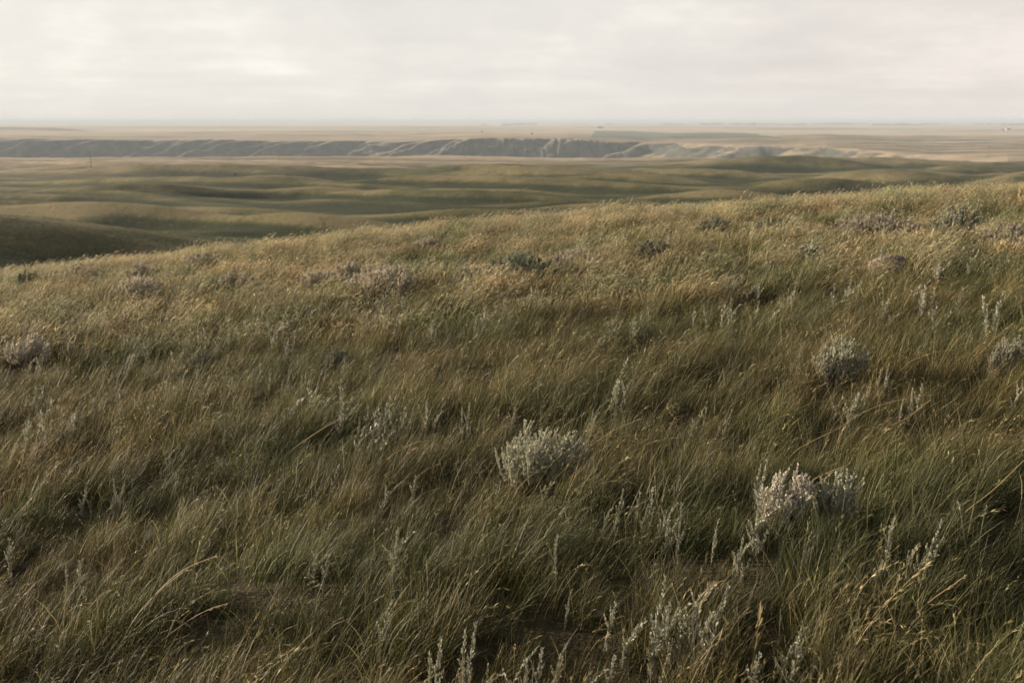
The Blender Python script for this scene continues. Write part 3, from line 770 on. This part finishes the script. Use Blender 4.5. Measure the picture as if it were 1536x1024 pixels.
# ------------------------------------------------------------------ far farmsteads and trees
M_PAINT = veg_mat('farm_boards', 0, patches=False, rough=.8)
M_LEAF = veg_mat('tree_leaf', .2, patches=False, rough=.8)
def tree_mesh(seed, H=9, W=7):
    r = np.random.default_rng(seed); gt = Geo(); gc = Geo()
    k = 7; P = np.stack([np.cumsum(r.normal(0, .12, k)), np.cumsum(r.normal(0, .12, k)), np.linspace(-.3, H*.7, k)], -1)
    gt.tube(P, np.linspace(.35, .08, k), np.array([.08, .065, .05]), 7)
    for _ in range(6):
        j = r.integers(2, 6); a = r.uniform(0, 6.28); e = P[j]+np.array([math.cos(a)*W*.32, math.sin(a)*W*.32, H*.2])
        gt.tube(P[j]+(e-P[j])*np.linspace(0, 1, 4)[:, None], np.linspace(.12, .03, 4), np.array([.08, .065, .05]), 5)
    cl = r.normal(0, 1, (9, 3)); cl /= np.linalg.norm(cl, axis=1)[:, None]; cl = cl*r.uniform(.3, .9, (9, 1))*np.array([W*.4, W*.4, H*.28])+np.array([0, 0, H*.62])
    m = 1100; ci = r.integers(0, 9, m); d = r.normal(0, 1, (m, 3)); d /= np.linalg.norm(d, axis=1)[:, None]
    C = cl[ci]+d*r.uniform(.5, 1, (m, 1))*W*.2
    D = r.normal(0, 1, (m, 3)); D /= np.linalg.norm(D, axis=1)[:, None]; S = np.cross(D, r.normal(0, 1, (m, 3))); S /= np.linalg.norm(S, axis=1)[:, None]
    gc.ribbons(np.stack([C, C+D*.3, C+D*.6], 1), np.array([.1, .28, .08])[None]*np.ones((m, 1)), S, np.tile([.05, .07, .035], (m, 1))*r.uniform(.7, 1.3, (m, 1)))
    return gt.mesh('trunk', M_WOOD, True), gc.mesh('crown', M_LEAF)
def barn_mesh(L, W, H, R, wc, rc):
    g = Geo(); box(g, (-L/2, -W/2, -.5), (L/2, W/2, H), np.array(wc))
    g.add([(-L/2, -W/2, H), (-L/2, W/2, H), (-L/2, 0, H+R), (-L/2, 0, H+R)], [[0, 1, 2, 3]], np.array(wc))
    g.add([(L/2, -W/2, H), (L/2, W/2, H), (L/2, 0, H+R), (L/2, 0, H+R)], [[0, 1, 2, 3]], np.array(wc))
    r = Geo(); e = .5
    for s in (-1, 1):
        V = np.array([(-L/2-e, s*(W/2+e), H-.3), (L/2+e, s*(W/2+e), H-.3), (L/2+e, 0, H+R+.1), (-L/2-e, 0, H+R+.1)])
        V2 = V+np.array([0, 0, .25]); r.add(np.concatenate([V, V2]), [(0,1,2,3),(4,5,6,7),(0,1,5,4),(1,2,6,5),(2,3,7,6),(3,0,4,7)], np.array(rc))
    d = Geo(); box(d, (-2, -W/2-.12, -.5), (2, -W/2-.01, H*.75), np.array([.06, .055, .05]))
    w = Geo(); box(w, (L*.25, -W/2-.08, H*.4), (L*.25+1.6, -W/2-.01, H*.72), np.array([.05, .06, .07]))
    return g.mesh('wall', M_PAINT), r.mesh('roof', M_PAINT), d.mesh('door', M_PAINT), w.mesh('window', M_PAINT)
T1 = [tree_mesh(900+i) for i in range(3)]
def put_tree(px, py, s, lb, grp):
    P = hit(px, py, 1500)
    t = tag(empty('tree', P, float(rng.uniform(0, 6)), s), lb, 'tree', grp)
    a, b = T1[int(rng.integers(3))]; obj('trunk', a, t); obj('crown', b, t)
def put_barn(px, py, L, wc, rc, lb, cat='barn', H=6, R=4, rz=.1):
    P = hit(px, py, 1500); a, b, c, d = barn_mesh(L, L*.5, H, R, wc, rc)
    t = tag(empty('farm_'+cat, P, rz), lb, cat, 'far farm buildings on the plain')
    w = obj('wall', a, t); obj('roof', b, t); obj('door', c, w); obj('window', d, w)
put_barn(757, 188.5, 34, (.10, .09, .08), (.12, .12, .12), 'dark barn alone near the horizon at the centre', rz=.2)
put_barn(763, 189, 20, (.5, .48, .44), (.15, .15, .15), 'small pale barn beside the dark one near the horizon', H=4, R=3)
for px in (752, 754.5, 760, 767): put_tree(px, 188.6, 1.3, 'tiny dark tree by the two barns near the horizon', 'trees by the barns near the horizon')
put_barn(900, 192.5, 30, (.13, .12, .11), (.15, .15, .15), 'dark shed at the right end of a row of trees on the plain')
for px in np.arange(864, 900, 4.0): put_tree(px, 192.6, .8, 'tiny dark tree in the row left of the dark shed', 'row of trees left of the dark shed')
put_barn(1512, 195.5, 22, (.55, .54, .5), (.10, .10, .10), 'pale farmhouse with dark roof at the right edge of the plain', 'house', H=4.5, R=3.5)
put_barn(1506, 195, 18, (.11, .10, .09), (.12, .12, .12), 'low dark shed left of the pale farmhouse', H=3.5, R=2.5)
for px in np.arange(1470, 1503, 4.5): put_tree(px, 193.6, .62, 'tiny dark tree in the row left of the pale farmhouse', 'row of trees left of the pale farmhouse')
for px, py, s, lb in [(723, 200, .9, 'dark tree clump left of two others above the fluted bluff'), (798, 203, .8, 'dark tree right of the clumps above the fluted bluff'), (353, 265, .30, 'tiny dark tree alone on the tan plateau')]:
    if py > 250: P = hit(px, py, 200); t = tag(empty('tree', P, 0, .28), lb, 'tree'); obj('trunk', T1[0][0], t); obj('crown', T1[0][1], t)
    else: put_tree(px, py, s, lb, None)
# far woods along the horizon: one mass
def far_trees():
    r = np.random.default_rng(55); g = Geo()
    for _ in range(60):
        px = r.choice([r.uniform(1030, 1536), r.uniform(700, 1536), r.uniform(1150, 1540)]); D = r.uniform(9000, 16000); x0 = (px-768)/F*D
        Lw = r.uniform(30, 260); n = int(Lw/4)
        for _ in range(2):
            x = x0+r.uniform(-.5, .5, n)*Lw; y = D+r.uniform(-12, 12, n); hh = r.uniform(7, 17)*(1+.4*r.uniform(-1, 1, n)); z = height(x, y)
            m = n*10; i = np.repeat(np.arange(n), 10)
            C = np.stack([x[i]+r.normal(0, 3, m), y[i]+r.normal(0, 3, m), z[i]+hh[i]*r.uniform(.0, .9, m)], -1)
            Dv = r.normal(0, 1, (m, 3)); Dv /= np.linalg.norm(Dv, axis=1)[:, None]; S = np.cross(Dv, r.normal(0, 1, (m, 3))); S /= np.linalg.norm(S, axis=1)[:, None]
            g.ribbons(np.stack([C, C+Dv*1.5, C+Dv*3], 1), np.array([.6, 1.6, .5])[None]*np.ones((m, 1)), S, np.tile([.05, .065, .04], (m, 1)))
    tag(obj('far_woods', g.mesh('far_woods', M_LEAF)), 'thin broken line of far woods along the horizon', None, None, 'stuff')
far_trees()

# ------------------------------------------------------------------ haze
g = Geo(); box(g, (-72000, -72000, -115), (72000, 72000, 11), np.array([1, 1, 1.]))
hm, nt, nd, L = new_mat('haze')
pv = N(nt, 'ShaderNodeVolumePrincipled', i_Density=1.25e-4, i_Anisotropy=0); pv.inputs['Color'].default_value = (.59, .68, .77, 1)
o_ = N(nt, 'ShaderNodeOutputMaterial'); L.new(pv.outputs[0], o_.inputs['Volume'])
hz = tag(obj('haze', g.mesh('haze', hm)), 'thin pale haze over the plain', None, None, 'stuff')

# ------------------------------------------------------------------ light
SUN_EL = math.radians(11); SUN_AZ = math.radians(68)      # to the left of the view, a little ahead
sdir = (-math.sin(SUN_AZ)*math.cos(SUN_EL), math.cos(SUN_AZ)*math.cos(SUN_EL), math.sin(SUN_EL))
sl = bpy.data.lights.new('sun', 'SUN'); sl.energy = 5; sl.angle = math.radians(.6); sl.color = (1, .83, .63)
so = bpy.data.objects.new('sun', sl); COL.objects.link(so)
from mathutils import Vector
so.rotation_euler = Vector(sdir).to_track_quat('Z', 'Y').to_euler(); so.location = (-50, 20, 40)

w = bpy.data.worlds.new('World'); scene.world = w; w.use_nodes = True
nt = w.node_tree; nt.nodes.clear(); L = nt.links
sky = N(nt, 'ShaderNodeTexSky'); sky.sky_type = 'NISHITA'; sky.sun_disc = False; sky.sun_elevation = SUN_EL
sky.sun_rotation = -SUN_AZ; sky.air_density = 1; sky.dust_density = 2
tc = N(nt, 'ShaderNodeTexCoord'); sp = N(nt, 'ShaderNodeSeparateXYZ'); L.new(tc.outputs['Generated'], sp.inputs[0])
zc = math_n(nt, 'MAXIMUM', sp.outputs[2], 0)
den = math_n(nt, 'ADD', zc, .055)
cb = N(nt, 'ShaderNodeCombineXYZ'); L.new(math_n(nt, 'DIVIDE', sp.outputs[0], den), cb.inputs[0]); L.new(math_n(nt, 'DIVIDE', sp.outputs[1], den), cb.inputs[1])
n1 = noise(nt, cb.outputs[0], .42, 7, .55, (.8, 1.0, 1)); 
n2 = noise(nt, tc.outputs['Generated'], 3.2, 6, .55, (1, 1, 2.4))
n3 = noise(nt, tc.outputs['Generated'], 14, 5, .6, (1, 1, 2.6))
cv = math_n(nt, 'ADD', math_n(nt, 'MULTIPLY', n1, .34), math_n(nt, 'ADD', math_n(nt, 'MULTIPLY', n2, .42), math_n(nt, 'MULTIPLY', n3, .24)))
cloud = ramp(nt, cv, [(.37, (.735, .705, .68)), (.46, (.785, .757, .722)), (.53, (.835, .805, .76)), (.61, (.94, .905, .85))])
def mr(v, a, b, c, d):
    n = N(nt, 'ShaderNodeMapRange', interpolation_type='SMOOTHSTEP')
    for i, q in enumerate((a, b, c, d)): n.inputs[i+1].default_value = q
    L.new(v, n.inputs[0]); return n.outputs[0]
# right side a little greyer and pinker, top a little lighter
side = mixc(nt, mr(sp.outputs[0], -.1, .5, 0, 1), (1.0, .995, .985), (.93, .89, .885))
cloud = mixc(nt, 1, cloud, side, 'MULTIPLY')
hzn = mr(sp.outputs[2], 0, .035, 1, 0)
cloud = mixc(nt, math_n(nt, 'MULTIPLY', hzn, .75), cloud, (.76, .725, .675))
# overhead the cloud is thicker and greyer
cloud = mixc(nt, mr(sp.outputs[2], .14, .6, 0, 1), cloud, (.25, .25, .262))
bg1 = N(nt, 'ShaderNodeBackground'); bg1.inputs[1].default_value = .06; L.new(sky.outputs[0], bg1.inputs[0])
bg2 = N(nt, 'ShaderNodeBackground'); bg2.inputs[1].default_value = .47; L.new(cloud, bg2.inputs[0])
mx = N(nt, 'ShaderNodeMixShader'); mx.inputs[0].default_value = .95
L.new(bg1.outputs[0], mx.inputs[1]); L.new(bg2.outputs[0], mx.inputs[2])
wo = N(nt, 'ShaderNodeOutputWorld'); L.new(mx.outputs[0], wo.inputs[0])

# ------------------------------------------------------------------ camera
cam = bpy.data.cameras.new('camera'); cam.lens = 35; cam.sensor_width = 36; cam.clip_start = .05; cam.clip_end = 300000
cam.dof.use_dof = True; cam.dof.focus_distance = 4.4; cam.dof.aperture_fstop = 5.0
co = bpy.data.objects.new('camera', cam); COL.objects.link(co)
co.location = tuple(CAM); co.rotation_euler = (math.pi/2-PITCH, 0, 0); scene.camera = co
scene.view_settings.view_transform = 'Standard'; scene.view_settings.look = 'None'
scene.view_settings.exposure = 1.2; scene.view_settings.gamma = 1; scene.view_settings.use_curve_mapping = False
scene.cycles.use_denoising = True; scene.cycles.use_adaptive_sampling = True; scene.cycles.adaptive_threshold = .02
scene.cycles.max_bounces = 4; scene.cycles.diffuse_bounces = 2; scene.cycles.transmission_bounces = 3; scene.cycles.volume_bounces = 0
